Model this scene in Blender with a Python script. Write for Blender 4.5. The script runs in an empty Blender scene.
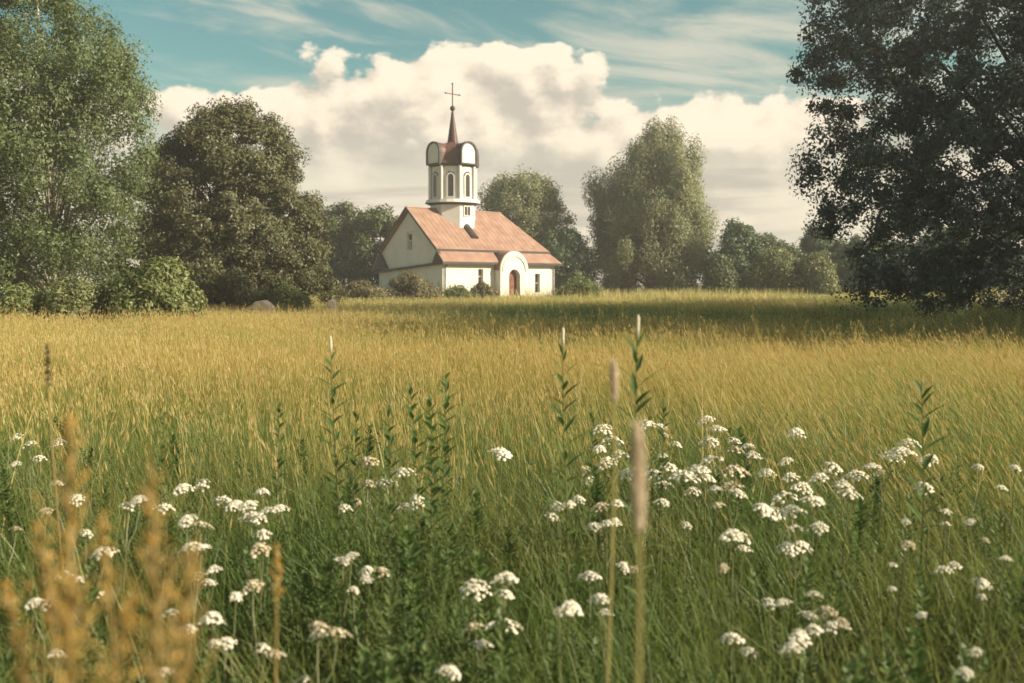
import bpy, bmesh, math, random
import numpy as np
from mathutils import Vector, Matrix
R = math.radians
random.seed(7)
rng = np.random.default_rng(11)
C = bpy.context.scene.collection
SC = bpy.context.scene

CAMZ, HOR, F = 1.6, 282.0, 995.6
def px2x(px, Y): return (px-512.0)/F*Y
def px2z(py, Y): return CAMZ+(HOR-py)/F*Y
def gz(x, y):
    x = np.asarray(x, float); y = np.asarray(y, float)
    d = np.sqrt(x*x+y*y)
    k = np.clip((d-7)/16, 0, 1)
    return k*(0.07*np.sin(x*.21+1)*np.sin(y*.17)+0.05*np.sin(x*.07+y*.11))
def gzf(x, y): return float(gz(x, y))

# ------------------------------------------------------------------ materials
def nodes_of(m):
    m.use_nodes = True
    return m.node_tree.nodes, m.node_tree.links
def mat(name, col, col2=None, rough=.8, scale=3., bump=0., bscale=None, metallic=0., detail=6, thr=(.35, .65), spec=.3):
    m = bpy.data.materials.new(name); n, l = nodes_of(m)
    b = n['Principled BSDF']; b.inputs['Roughness'].default_value = rough; b.inputs['Metallic'].default_value = metallic
    b.inputs['Specular IOR Level'].default_value = spec
    tc = n.new('ShaderNodeTexCoord')
    ns = n.new('ShaderNodeTexNoise'); ns.inputs['Scale'].default_value = scale; ns.inputs['Detail'].default_value = detail
    l.new(tc.outputs['Object'], ns.inputs['Vector'])
    cr = n.new('ShaderNodeValToRGB'); cr.color_ramp.elements[0].position = thr[0]; cr.color_ramp.elements[1].position = thr[1]
    cr.color_ramp.elements[0].color = (*col, 1); cr.color_ramp.elements[1].color = (*(col2 or col), 1)
    l.new(ns.outputs['Fac'], cr.inputs['Fac']); l.new(cr.outputs['Color'], b.inputs['Base Color'])
    if bump:
        n2 = n.new('ShaderNodeTexNoise'); n2.inputs['Scale'].default_value = bscale or scale*4; n2.inputs['Detail'].default_value = 8
        l.new(tc.outputs['Object'], n2.inputs['Vector'])
        bp = n.new('ShaderNodeBump'); bp.inputs['Strength'].default_value = bump; bp.inputs['Distance'].default_value = .03
        l.new(n2.outputs['Fac'], bp.inputs['Height']); l.new(bp.outputs['Normal'], b.inputs['Normal'])
    return m
def leafmat(name, cols, trans=.35, patch=None, pscale=.4, rough=.6, coord='Object'):
    """per-leaf random hue (Random Per Island) between cols, optional slow patches of another hue"""
    m = bpy.data.materials.new(name); n, l = nodes_of(m)
    n.remove(n['Principled BSDF']); out = n['Material Output']
    g = n.new('ShaderNodeNewGeometry'); cr = n.new('ShaderNodeValToRGB')
    el = cr.color_ramp.elements
    for i, c in enumerate(cols):
        p = i/(len(cols)-1)
        if i < 2: el[i].position = p if i == 0 else 1.0
        e = el[0] if i == 0 else (el.new(p) if i < len(cols)-1 else el[len(el)-1])
        e.color = (*c, 1)
    l.new(g.outputs['Random Per Island'], cr.inputs['Fac'])
    colout = cr.outputs['Color']
    if patch:
        tc = n.new('ShaderNodeTexCoord'); ns = n.new('ShaderNodeTexNoise'); ns.inputs['Scale'].default_value = pscale
        ns.inputs['Detail'].default_value = 4
        l.new(tc.outputs[coord], ns.inputs['Vector'])
        mr = n.new('ShaderNodeMapRange'); mr.inputs[1].default_value = .42; mr.inputs[2].default_value = .62
        l.new(ns.outputs['Fac'], mr.inputs[0])
        mx = n.new('ShaderNodeMix'); mx.data_type = 'RGBA'
        l.new(mr.outputs[0], mx.inputs['Factor']); l.new(colout, mx.inputs['A']); mx.inputs['B'].default_value = (*patch, 1)
        colout = mx.outputs['Result']
    d = n.new('ShaderNodeBsdfDiffuse'); t = n.new('ShaderNodeBsdfTranslucent'); gl = n.new('ShaderNodeBsdfGlossy'); gl.inputs['Roughness'].default_value = .5
    l.new(colout, d.inputs['Color']); l.new(colout, t.inputs['Color'])
    ms = n.new('ShaderNodeMixShader'); ms.inputs[0].default_value = trans
    l.new(d.outputs[0], ms.inputs[1]); l.new(t.outputs[0], ms.inputs[2])
    m2 = n.new('ShaderNodeMixShader'); m2.inputs[0].default_value = .03
    l.new(ms.outputs[0], m2.inputs[1]); l.new(gl.outputs[0], m2.inputs[2])
    l.new(m2.outputs[0], out.inputs['Surface'])
    return m

# ------------------------------------------------------------------ object helpers
def tag(o, label=None, cat=None, group=None, kind=None):
    if label: o['label'] = label
    if cat: o['category'] = cat
    if group: o['group'] = group
    if kind: o['kind'] = kind
    return o
def empty(name, loc, rz=0.):
    o = bpy.data.objects.new(name, None); C.objects.link(o)
    o.location = loc; o.rotation_euler = (0, 0, rz); o.empty_display_size = .2
    return o
class MB:
    def __init__(s): s.v = []; s.f = []; s.m = []
    def add(s, vs, fs, mi=0):
        k = len(s.v); s.v += [tuple(p) for p in vs]
        s.f += [tuple(k+i for i in f) for f in fs]; s.m += [mi]*len(fs)
    def box(s, x0, x1, y0, y1, z0, z1, mi=0):
        s.add([(x0,y0,z0),(x1,y0,z0),(x1,y1,z0),(x0,y1,z0),(x0,y0,z1),(x1,y0,z1),(x1,y1,z1),(x0,y1,z1)],
              [(0,3,2,1),(4,5,6,7),(0,1,5,4),(1,2,6,5),(2,3,7,6),(3,0,4,7)], mi)
    def tube(s, pts, rad, n=6, mi=0, cap=True):
        P = [Vector(p) for p in pts]; k = len(s.v); prev = None
        for i, p in enumerate(P):
            t = (P[min(i+1, len(P)-1)]-P[max(i-1, 0)])
            t = t.normalized() if t.length > 1e-9 else Vector((0,0,1))
            a = Vector((1,0,0)) if abs(t.x) < .8 else Vector((0,1,0))
            if prev is not None: a = prev
            u = (a-t*a.dot(t)).normalized(); w = t.cross(u); prev = u
            r = rad[i] if hasattr(rad, '__len__') else rad
            for j in range(n):
                an = 2*math.pi*j/n; s.v.append(tuple(p+u*(r*math.cos(an))+w*(r*math.sin(an))))
        for i in range(len(P)-1):
            for j in range(n):
                s.f.append((k+i*n+j, k+i*n+(j+1)%n, k+(i+1)*n+(j+1)%n, k+(i+1)*n+j)); s.m.append(mi)
        if cap:
            s.f.append(tuple(k+j for j in reversed(range(n)))); s.m.append(mi)
            s.f.append(tuple(k+(len(P)-1)*n+j for j in range(n))); s.m.append(mi)
    def prism(s, poly, ax, a, b, mi=0):
        """poly of 2-D points extruded along axis ax (0: poly is (y,z); 1: (x,z); 2: (x,y)) from a to b"""
        def P(p, t): return (t, p[0], p[1]) if ax == 0 else ((p[0], t, p[1]) if ax == 1 else (p[0], p[1], t))
        n = len(poly); vs = [P(p, a) for p in poly]+[P(p, b) for p in poly]
        s.add(vs, [tuple(range(n))[::-1], tuple(range(n, 2*n))]+[(i, (i+1)%n, n+(i+1)%n, n+i) for i in range(n)], mi)
    def ring(s, outer, inner, ax, a, b, mi=0):
        """closed band between two outlines of equal count, extruded"""
        def P(p, t): return (t, p[0], p[1]) if ax == 0 else ((p[0], t, p[1]) if ax == 1 else (p[0], p[1], t))
        n = len(outer); vs = [P(p, a) for p in outer]+[P(p, a) for p in inner]+[P(p, b) for p in outer]+[P(p, b) for p in inner]
        fs = []
        for i in range(n):
            j = (i+1) % n
            fs += [(i, j, n+j, n+i), (2*n+i, 3*n+i, 3*n+j, 2*n+j), (i, 2*n+i, 2*n+j, j), (n+i, n+j, 3*n+j, 3*n+i)]
        s.add(vs, fs, mi)
    def octa(s, cx, cy, z0, z1, a0, a1, n=8, off=0.5, mi=0):
        k0 = a0/math.cos(math.pi/n); k1 = a1/math.cos(math.pi/n)
        A = [2*math.pi*(i+off)/n for i in range(n)]
        vs = [(cx+k0*math.cos(t), cy+k0*math.sin(t), z0) for t in A]+[(cx+k1*math.cos(t), cy+k1*math.sin(t), z1) for t in A]
        s.add(vs, [tuple(range(n))[::-1], tuple(range(n, 2*n))]+[(i, (i+1)%n, n+(i+1)%n, n+i) for i in range(n)], mi)
    def xform(s, M, k0=0):
        for i in range(k0, len(s.v)): s.v[i] = tuple(M @ Vector(s.v[i]))
    def build(s, name, mats, parent=None, smooth=False, bevel=0., fix=True):
        me = bpy.data.meshes.new(name); me.from_pydata(s.v, [], s.f)
        mats = mats if isinstance(mats, (list, tuple)) else [mats]
        for m in mats: me.materials.append(m)
        me.polygons.foreach_set('material_index', s.m)
        if fix:
            bm = bmesh.new(); bm.from_mesh(me); bmesh.ops.recalc_face_normals(bm, faces=bm.faces); bm.to_mesh(me); bm.free()
        if smooth: me.polygons.foreach_set('use_smooth', [True]*len(me.polygons))
        me.update()
        o = bpy.data.objects.new(name, me); C.objects.link(o)
        if parent: o.parent = parent
        if bevel:
            b = o.modifiers.new('bevel', 'BEVEL'); b.width = bevel; b.segments = 2; b.limit_method = 'ANGLE'
        return o
def np_mesh(name, V, quads, mats, mi=None, parent=None, smooth=False, nv=4):
    """V (n,3), quads (m,nv) as a mesh object"""
    me = bpy.data.meshes.new(name)
    me.vertices.add(len(V)); me.vertices.foreach_set('co', np.ascontiguousarray(V, np.float32).ravel())
    m = len(quads); me.loops.add(m*nv); me.loops.foreach_set('vertex_index', np.ascontiguousarray(quads, np.int32).ravel())
    me.polygons.add(m); me.polygons.foreach_set('loop_start', np.arange(0, m*nv, nv, dtype=np.int32))
    me.polygons.foreach_set('loop_total', np.full(m, nv, np.int32))
    for x in (mats if isinstance(mats, (list, tuple)) else [mats]): me.materials.append(x)
    if mi is not None: me.polygons.foreach_set('material_index', np.ascontiguousarray(mi, np.int32))
    if smooth: me.polygons.foreach_set('use_smooth', np.ones(m, bool))
    me.update(calc_edges=True); me.validate()
    o = bpy.data.objects.new(name, me); C.objects.link(o)
    if parent: o.parent = parent
    return o

def leaf_quads(cen, size, up=.3, droop=None, aspect=.5, fold=.15, out=None):
    """one folded diamond (4 verts) per leaf"""
    n = len(cen)
    nr = rng.normal(size=(n, 3)); nr[:, 2] = nr[:, 2]+up
    if out is not None: nr = nr*.62+out
    nr /= np.linalg.norm(nr, axis=1)[:, None]
    t = rng.normal(size=(n, 3))
    if droop is not None: t[:, 2] -= droop
    t -= nr*np.sum(t*nr, 1)[:, None]; t /= np.linalg.norm(t, axis=1)[:, None]+1e-9
    w = np.cross(nr, t); s = np.asarray(size)[:, None]
    a = cen-t*s*.5; b = cen+w*s*aspect*.5+nr*s*fold*.5-t*s*.06; c = cen+t*s*.5; d = cen-w*s*aspect*.5+nr*s*fold*.5-t*s*.06
    return np.stack([a, b, c, d], 1).reshape(-1, 3), np.arange(4*n).reshape(n, 4)

# ------------------------------------------------------------------ camera, sun, world
cam = bpy.data.cameras.new('camera'); co = bpy.data.objects.new('camera', cam); C.objects.link(co); SC.camera = co
cam.sensor_width = 36; cam.lens = 35; cam.clip_end = 6000; cam.clip_start = .05
pitch = math.atan((341.5-HOR)/F)
co.location = (0, 0, CAMZ); co.rotation_euler = (R(90)-pitch, 0, 0)
cam.dof.use_dof = True; cam.dof.focus_distance = 11.0; cam.dof.aperture_fstop = 2.8

SUN_EL, SUN_AZ = 27.0, -14.0       # azimuth measured from +X towards +Y
sd = Vector((math.cos(R(SUN_EL))*math.cos(R(SUN_AZ)), math.cos(R(SUN_EL))*math.sin(R(SUN_AZ)), math.sin(R(SUN_EL))))
sl = bpy.data.lights.new('sun', 'SUN'); so = bpy.data.objects.new('sun', sl); C.objects.link(so)
sl.energy = 5.0; sl.angle = R(.55); sl.color = (1.0, .86, .66)
so.rotation_euler = sd.to_track_quat('Z', 'Y').to_euler(); so.location = (40, -5, 30)

W = bpy.data.worlds.new('World'); SC.world = W; W.use_nodes = True
wn, wl = W.node_tree.nodes, W.node_tree.links
class N:   # tiny expression layer over math nodes
    def __init__(s, sock): s.s = sock
    @staticmethod
    def op(o, *a):
        m = wn.new('ShaderNodeMath'); m.operation = o
        for i, x in enumerate(a):
            if isinstance(x, N): wl.new(x.s, m.inputs[i])
            else: m.inputs[i].default_value = x
        return N(m.outputs[0])
    def __add__(a, b): return N.op('ADD', a, b)
    __radd__ = __add__
    def __sub__(a, b): return N.op('SUBTRACT', a, b)
    def __rsub__(a, b): return N.op('SUBTRACT', b, a)
    def __mul__(a, b): return N.op('MULTIPLY', a, b)
    __rmul__ = __mul__
    def __truediv__(a, b): return N.op('DIVIDE', a, b)
def smooth(x, a, b):
    m = wn.new('ShaderNodeMapRange'); m.interpolation_type = 'SMOOTHSTEP'
    wl.new(x.s, m.inputs[0]); m.inputs[1].default_value = a; m.inputs[2].default_value = b
    return N(m.outputs[0])
def vec(x, y, z=0.):
    c = wn.new('ShaderNodeCombineXYZ')
    for i, v in enumerate((x, y, z)):
        if isinstance(v, N): wl.new(v.s, c.inputs[i])
        else: c.inputs[i].default_value = v
    return c.outputs[0]
def noise(v, scale, detail=7, rough=.55, dist=0.):
    t = wn.new('ShaderNodeTexNoise'); t.inputs['Scale'].default_value = scale; t.inputs['Detail'].default_value = detail
    t.inputs['Roughness'].default_value = rough; t.inputs['Distortion'].default_value = dist
    wl.new(v, t.inputs['Vector']); return N(t.outputs['Fac'])
def mixc(f, a, b):
    m = wn.new('ShaderNodeMix'); m.data_type = 'RGBA'; m.clamp_factor = True
    if isinstance(f, N): wl.new(f.s, m.inputs['Factor'])
    else: m.inputs['Factor'].default_value = f
    for k, c in (('A', a), ('B', b)):
        if isinstance(c, tuple): m.inputs[k].default_value = (*c, 1)
        else: wl.new(c, m.inputs[k])
    return m.outputs['Result']
tc = wn.new('ShaderNodeTexCoord'); sep = wn.new('ShaderNodeSeparateXYZ'); wl.new(tc.outputs['Generated'], sep.inputs[0])
dx, dy, dz = (N(sep.outputs[i]) for i in range(3))
U = N.op('ARCTAN2', dx, dy); V = N.op('ARCSINE', dz)
sky = wn.new('ShaderNodeTexSky'); sky.sky_type = 'NISHITA'; sky.sun_disc = False
sky.sun_elevation = R(SUN_EL); sky.sun_rotation = R(90-SUN_AZ); sky.air_density = 1.0; sky.dust_density = 1.2; sky.ozone_density = 2.0
tint = wn.new('ShaderNodeMix'); tint.data_type = 'RGBA'; tint.blend_type = 'MULTIPLY'; tint.inputs['Factor'].default_value = 1
wl.new(sky.outputs[0], tint.inputs['A']); tint.inputs['B'].default_value = (.46, .66, .46, 1)
K = 10.0   # cloud radiance is divided by the 0.1 background strength
def cl(r, g, b): return (r*K, g*K, b*K)
# banks of cumulus: (azimuth, elevation, half-width, half-height up, half-height down)
def ang(px, py):
    a = math.atan((px-512)/F); return a, math.atan((HOR-py)/F*math.cos(a))
banks = [(450, 138, 165, 74, 90), (330, 125, 115, 58, 80), (535, 88, 66, 36, 50), (200, 132, 60, 52, 60), (730, 150, 160, 66, 80), (600, 165, 70, 62, 70), (650, 165, 80, 52, 60), (60, 130, 90, 60, 60)]
def density(du, dv):
    u = U+du; v = V+dv
    M = None
    for (px, py, hw, hu, hd) in banks:
        a, e = ang(px, py)
        x = (u-a)/(hw/F); y0 = v-e
        yu = N.op('MAXIMUM', y0, 0.)/(hu/F); yd = N.op('MINIMUM', y0, 0.)/(hd/F)
        d = N.op('SQRT', x*x+yu*yu+yd*yd); b = 1.0-d
        M = b if M is None else N.op('SMOOTH_MAX', M, b, .15)
    return N.op('MAXIMUM', M, -1.2), u, v
def full(du, dv):
    M, u, v = density(du, dv)
    n = noise(vec(u, v*1.5, 7.3), 8.5, 9, .52)
    n2 = noise(vec(u, v*1.2, 3.1), 26., 5, .5)
    return M*.55+(n-.5)*1.7+(n2-.5)*.55
D0 = full(0., 0.); D1 = full(.012, .02)
acov = smooth(D0, -.015, .09)
lit = smooth(D0-D1, -.15, .27)
under = smooth(V, .10, .20)
ccol = mixc(lit, cl(.31, .28, .232), cl(.56, .485, .378))
# high thin cirrus over the blue
ci = noise(vec(U*1.0, V*5.0+U*.7, 1.7), 6., 6, .6, .4)
cia = smooth(ci+U*.24, .40, .74)*.80
skyc = mixc(cia, tint.outputs['Result'], cl(.38, .36, .29))
# pale stratus towards the horizon, in long streaks
st = noise(vec(U*1.0, V*9.0, 5.2), 5., 6, .55, .3)
stc = mixc(smooth(st, .38, .60), cl(.30, .27, .225), cl(.50, .44, .34))
low = smooth(V+(st-.5)*.10, .205, .085)
# clouds elsewhere round the sky
other = noise(vec(dx, dy, dz*2.2), 2.6, 8, .55)
behind = smooth(N.op('ABSOLUTE', U), .75, 1.0)
oth = smooth(other, .54, .66)*behind*.8
c1 = mixc(oth, skyc, cl(.22, .20, .17))
c2 = mixc(low*.94, c1, stc)
edge = smooth(N.op('ABSOLUTE', U), .8, .62)
c3 = mixc(acov*edge, c2, ccol)
# the base of each bank melts into the stratus
melt = smooth(V, .15, .08)*.8
c4 = mixc(melt, c3, c2)
bg = wn['Background']; bg.inputs['Strength'].default_value = .1; wl.new(c4, bg.inputs['Color'])

# ------------------------------------------------------------------ ground
def grid_sheet():
    rad = np.concatenate([np.linspace(0, 40, 41)[1:], np.linspace(40, 140, 41)[1:], np.array([180, 260, 400, 600])])
    na = 120; an = np.linspace(0, 2*np.pi, na, endpoint=False)
    X = np.concatenate([[0.], (rad[:, None]*np.cos(an)).ravel()]); Y = np.concatenate([[0.], (rad[:, None]*np.sin(an)).ravel()])
    V_ = np.stack([X, Y, gz(X, Y)], 1)
    m = MB(); m.v = [tuple(p) for p in V_]
    for j in range(na): m.f.append((0, 1+j, 1+(j+1)%na))
    for i in range(len(rad)-1):
        for j in range(na): m.f.append((1+i*na+j, 1+(i+1)*na+j, 1+(i+1)*na+(j+1)%na, 1+i*na+(j+1)%na))
    m.m = [0]*len(m.f)
    return m
gm = mat('soil_and_stubble', (.13, .12, .045), (.32, .26, .09), .95, .5, .5, 6.)
tag(grid_sheet().build('ground', gm, smooth=True), kind='structure')

# ------------------------------------------------------------------ grass
def blades(x, y, h, w, lean_az, lean, face, segs, tip=.15):
    n = len(x); t = np.linspace(0, 1, segs+1)[None, :]
    z0 = gz(x, y)-.02
    off = lean[:, None]*h[:, None]*t**1.8
    px = x[:, None]+np.cos(lean_az)[:, None]*off; py = y[:, None]+np.sin(lean_az)[:, None]*off
    pz = z0[:, None]+h[:, None]*(t-.28*lean[:, None]**2*t**2)
    ww = w[:, None]*(1-(1-tip)*t**1.6)*.5
    ox = np.cos(face)[:, None]*ww; oy = np.sin(face)[:, None]*ww
    L = np.stack([px-ox, py-oy, pz], -1); Rr = np.stack([px+ox, py+oy, pz], -1)
    V_ = np.stack([L, Rr], 2).reshape(n, -1, 3)          # n, (segs+1)*2, 3
    k = (segs+1)*2; q = []
    for s in range(segs): q.append([2*s, 2*s+1, 2*s+3, 2*s+2])
    Q = (np.arange(n)[:, None, None]*k+np.array(q)[None]).reshape(-1, 4)
    tipp = np.stack([px[:, -1], py[:, -1], pz[:, -1]], -1)
    dirv = np.stack([px[:, -1]-px[:, -2], py[:, -1]-py[:, -2], pz[:, -1]-pz[:, -2]], -1)
    dirv /= np.linalg.norm(dirv, axis=1)[:, None]
    return V_.reshape(-1, 3), Q, tipp, dirv
def spindles(p, d, ln, w):
    """seed head: two crossed diamonds"""
    n = len(p); a = rng.uniform(0, np.pi, n); s = np.stack([np.cos(a), np.sin(a), 0*a], 1); s2 = np.stack([-np.sin(a), np.cos(a), 0*a], 1)
    V_, Q = [], []
    for k, sv in enumerate((s, s2)):
        A = p-d*ln[:, None]*.1; B = p+d*ln[:, None]*.35+sv*w[:, None]*.5; Cc = p+d*ln[:, None]; D = p+d*ln[:, None]*.35-sv*w[:, None]*.5
        V_.append(np.stack([A, B, Cc, D], 1).reshape(-1, 3)); Q.append(np.arange(4*n).reshape(n, 4)+k*4*n)
    return np.concatenate(V_), np.concatenate(Q)
def scatter(n, d0, d1, margin=2.2, pw=2.0):
    u = rng.random(n); d = (d0**pw+(d1**pw-d0**pw)*u)**(1/pw)
    half = .53*d+margin
    return (rng.random(n)*2-1)*half, d
def vnoise(x, y, s, seed=0):
    r = np.zeros_like(x); 
    for k in range(4):
        a = 1.3*k+seed; r += np.sin(x*s*(1+.7*k)*np.cos(a)+y*s*(1+.7*k)*np.sin(a)+seed*3.1+k*1.7)
    return r/4
class Acc:
    def __init__(s): s.V = []; s.Q = []; s.M = []; s.k = 0
    def add(s, V_, Q, mi):
        s.V.append(V_); s.Q.append(Q+s.k); s.k += len(V_); s.M.append(np.full(len(Q), mi, np.int32))
    def obj(s, name, mats): return np_mesh(name, np.concatenate(s.V), np.concatenate(s.Q), mats, np.concatenate(s.M))
g_green = leafmat('green_grass', [(.080, .145, .032), (.12, .19, .042), (.19, .24, .068)], .45, (.20, .225, .06), 1.1)
g_gold = leafmat('golden_grass', [(.42, .37, .09), (.54, .455, .13), (.63, .52, .18)], .45, (.32, .35, .085), .35)
g_seed = leafmat('grass_seed_heads', [(.46, .36, .12), (.58, .45, .18), (.68, .55, .27)], .4)
g_far = leafmat('far_grass', [(.48, .41, .14), (.58, .48, .19), (.66, .55, .26)], .4, (.36, .38, .12), .10)

g_green_shade = leafmat('green_and_shade_grass', [(.115, .20, .062), (.165, .25, .08), (.24, .30, .11)], .4)  # greener far grass; also carries the tree shadow band as darker colour
green, gold = Acc(), Acc()
# near green sward
x, y = scatter(230000, .9, 17, 1.4, 1.5)
keep = rng.random(len(x)) < np.clip((13.2-y+2.5*vnoise(x, y, .5, 2))/6.5, 0.02, 1)
x, y = x[keep], y[keep]; n = len(x)
h = rng.uniform(.28, .66, n)*(1+.18*vnoise(x, y, 1.4, 1)); h = np.minimum(h, .98-.0*y)
h = np.where(y < 2.2, h*np.clip(y/2.4, .35, 1), h)
side = np.clip((x-1.0)/3., 0, 1)
laz = np.where(rng.random(n) < .25+.55*side, np.pi+rng.normal(0, .5, n), rng.uniform(0, 2*np.pi, n))
V_, Q, tp, dv = blades(x, y, h, rng.uniform(.0035, .0085, n), laz, rng.uniform(.08, .75, n), rng.uniform(0, np.pi, n), 4)
green.add(V_, Q, 0)
# gold grass from among the green out to the church
def gold_zone(n, d0, d1, hh, wd, segs, seedf, mi, pw=1.6, thin=True):
    x, y = scatter(n, d0, d1, 3.5, pw)
    if thin:
        k = rng.random(len(x)) < np.clip((y-5.4+2.2*vnoise(x, y, .5, 5))/6., 0.02, 1); x, y = x[k], y[k]
    n = len(x)
    h = rng.uniform(hh[0]*.8, hh[1], n)*(1+.22*vnoise(x, y, .55, 3)+.14*vnoise(x, y, 2.1, 8)); h = np.where(rng.random(n) < .03, h*1.22, h)
    side = np.clip((x/y+.05)/.35, 0, 1)
    laz = np.where(rng.random(n) < .35+.6*side, np.pi+rng.normal(0, .35, n), rng.uniform(0, 2*np.pi, n))
    lean = rng.uniform(.02, .25, n)+side*rng.uniform(.1, .5, n)
    gr = vnoise(x, y, .13, 4)+.5*vnoise(x, y, .4, 6)+1.05*np.exp(-((y-36)/15)**2)*np.clip((x+5)/9, 0, 1)+rng.normal(0, .18, n) > .50  # green noise patches, plus a strip painting the oak's shadow band darker
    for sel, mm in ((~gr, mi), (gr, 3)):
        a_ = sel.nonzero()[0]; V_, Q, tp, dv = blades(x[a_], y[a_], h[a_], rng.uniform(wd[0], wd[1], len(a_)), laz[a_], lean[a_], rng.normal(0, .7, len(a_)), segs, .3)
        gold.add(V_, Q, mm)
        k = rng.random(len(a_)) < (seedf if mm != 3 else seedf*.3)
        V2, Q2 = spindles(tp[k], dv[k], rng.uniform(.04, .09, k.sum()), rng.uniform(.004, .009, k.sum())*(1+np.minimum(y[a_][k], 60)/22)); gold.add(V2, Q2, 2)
    return
    k = rng.random(n) < seedf
    V2, Q2 = spindles(tp[k], dv[k], rng.uniform(.04, .09, k.sum()), rng.uniform(.004, .009, k.sum())*(1+np.minimum(y[k], 60)/22))
    gold.add(V2, Q2, 2)
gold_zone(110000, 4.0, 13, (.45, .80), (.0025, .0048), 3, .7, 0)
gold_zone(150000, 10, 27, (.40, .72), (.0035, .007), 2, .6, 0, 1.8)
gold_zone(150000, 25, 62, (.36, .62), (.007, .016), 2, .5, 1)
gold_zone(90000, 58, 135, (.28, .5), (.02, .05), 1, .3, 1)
# rough taller growth along the far edge
x, y = scatter(60000, 80, 128, 6, 1.2); k = vnoise(x, y, .22, 9)+.6*vnoise(x, y, .6, 3) > .25; x, y = x[k], y[k]; n = len(x)
V_, Q, tp, dv = blades(x, y, rng.uniform(.4, 1.15, n), rng.uniform(.02, .05, n), rng.uniform(0, 6.28, n), rng.uniform(.05, .5, n), rng.normal(0, .7, n), 2, .3)
gold.add(V_, Q, 1)
# scattered taller flowering grasses with loose panicles
x, y = scatter(2600, 4.5, 30, 3, 1.6); n = len(x)
V_, Q, tp, dv = blades(x, y, rng.uniform(.75, 1.02, n), np.full(n, .004), rng.uniform(0, 6.28, n), rng.uniform(.05, .3, n), rng.normal(0, .7, n), 4, .4)
gold.add(V_, Q, 2)
for k in range(9):
    V2, Q2 = spindles(tp-dv*rng.uniform(0, .2, n)[:, None]+rng.normal(0, .014, (n, 3)), dv+rng.normal(0, .35, (n, 3)), rng.uniform(.025, .06, n), rng.uniform(.004, .008, n)); gold.add(V2, Q2, 2)
tag(green.obj('meadow_grass', [g_green]), 'long green grass growing thick between the flowers', 'grass', kind='stuff')
tag(gold.obj('golden_grass', [g_gold, g_far, g_seed, g_green_shade]), 'ripe golden grass covering the open field', 'grass', kind='stuff')

# ------------------------------------------------------------------ trees
def crown_pts(rows, Y, nclump, jitter=.12, hollow=.45, depth=1.0, spray=.12):
    """rows: (py, px_left, px_right) silhouette read at distance Y -> clump centres, radii scale"""
    rows = sorted(rows); ys = np.array([r[0] for r in rows], float); xl = np.array([r[1] for r in rows], float); xr = np.array([r[2] for r in rows], float)
    yy = np.linspace(ys[0], ys[-1], 400); wd = np.interp(yy, ys, xr)-np.interp(yy, ys, xl)
    p = (wd+6)/np.sum(wd+6); v = rng.choice(yy, nclump, p=p)+rng.uniform(-2, 2, nclump)
    a = rng.uniform(0, 2*np.pi, nclump); r = hollow+(1-hollow)*np.sqrt(rng.random(nclump))
    L = np.interp(v, ys, xl); Rr = np.interp(v, ys, xr); cxp = (L+Rr)/2; hw = (Rr-L)/2
    lump = 1+jitter*(np.sin(3*a+v*.06)+np.sin(5*a-v*.11+1.3))*.7
    r = r*lump; r = np.where(rng.random(nclump) < spray, r*rng.uniform(1.01, 1.09, nclump), r)
    mid = px2x((xl.mean()+xr.mean())/2, Y)
    X = (cxp-512)/F*Y+hw/F*Y*r*np.cos(a)*1.0
    Yo = Y+hw/F*Y*depth*r*np.sin(a)
    Z = px2z(v, Y)
    return np.stack([X, Yo, Z], 1)
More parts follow.
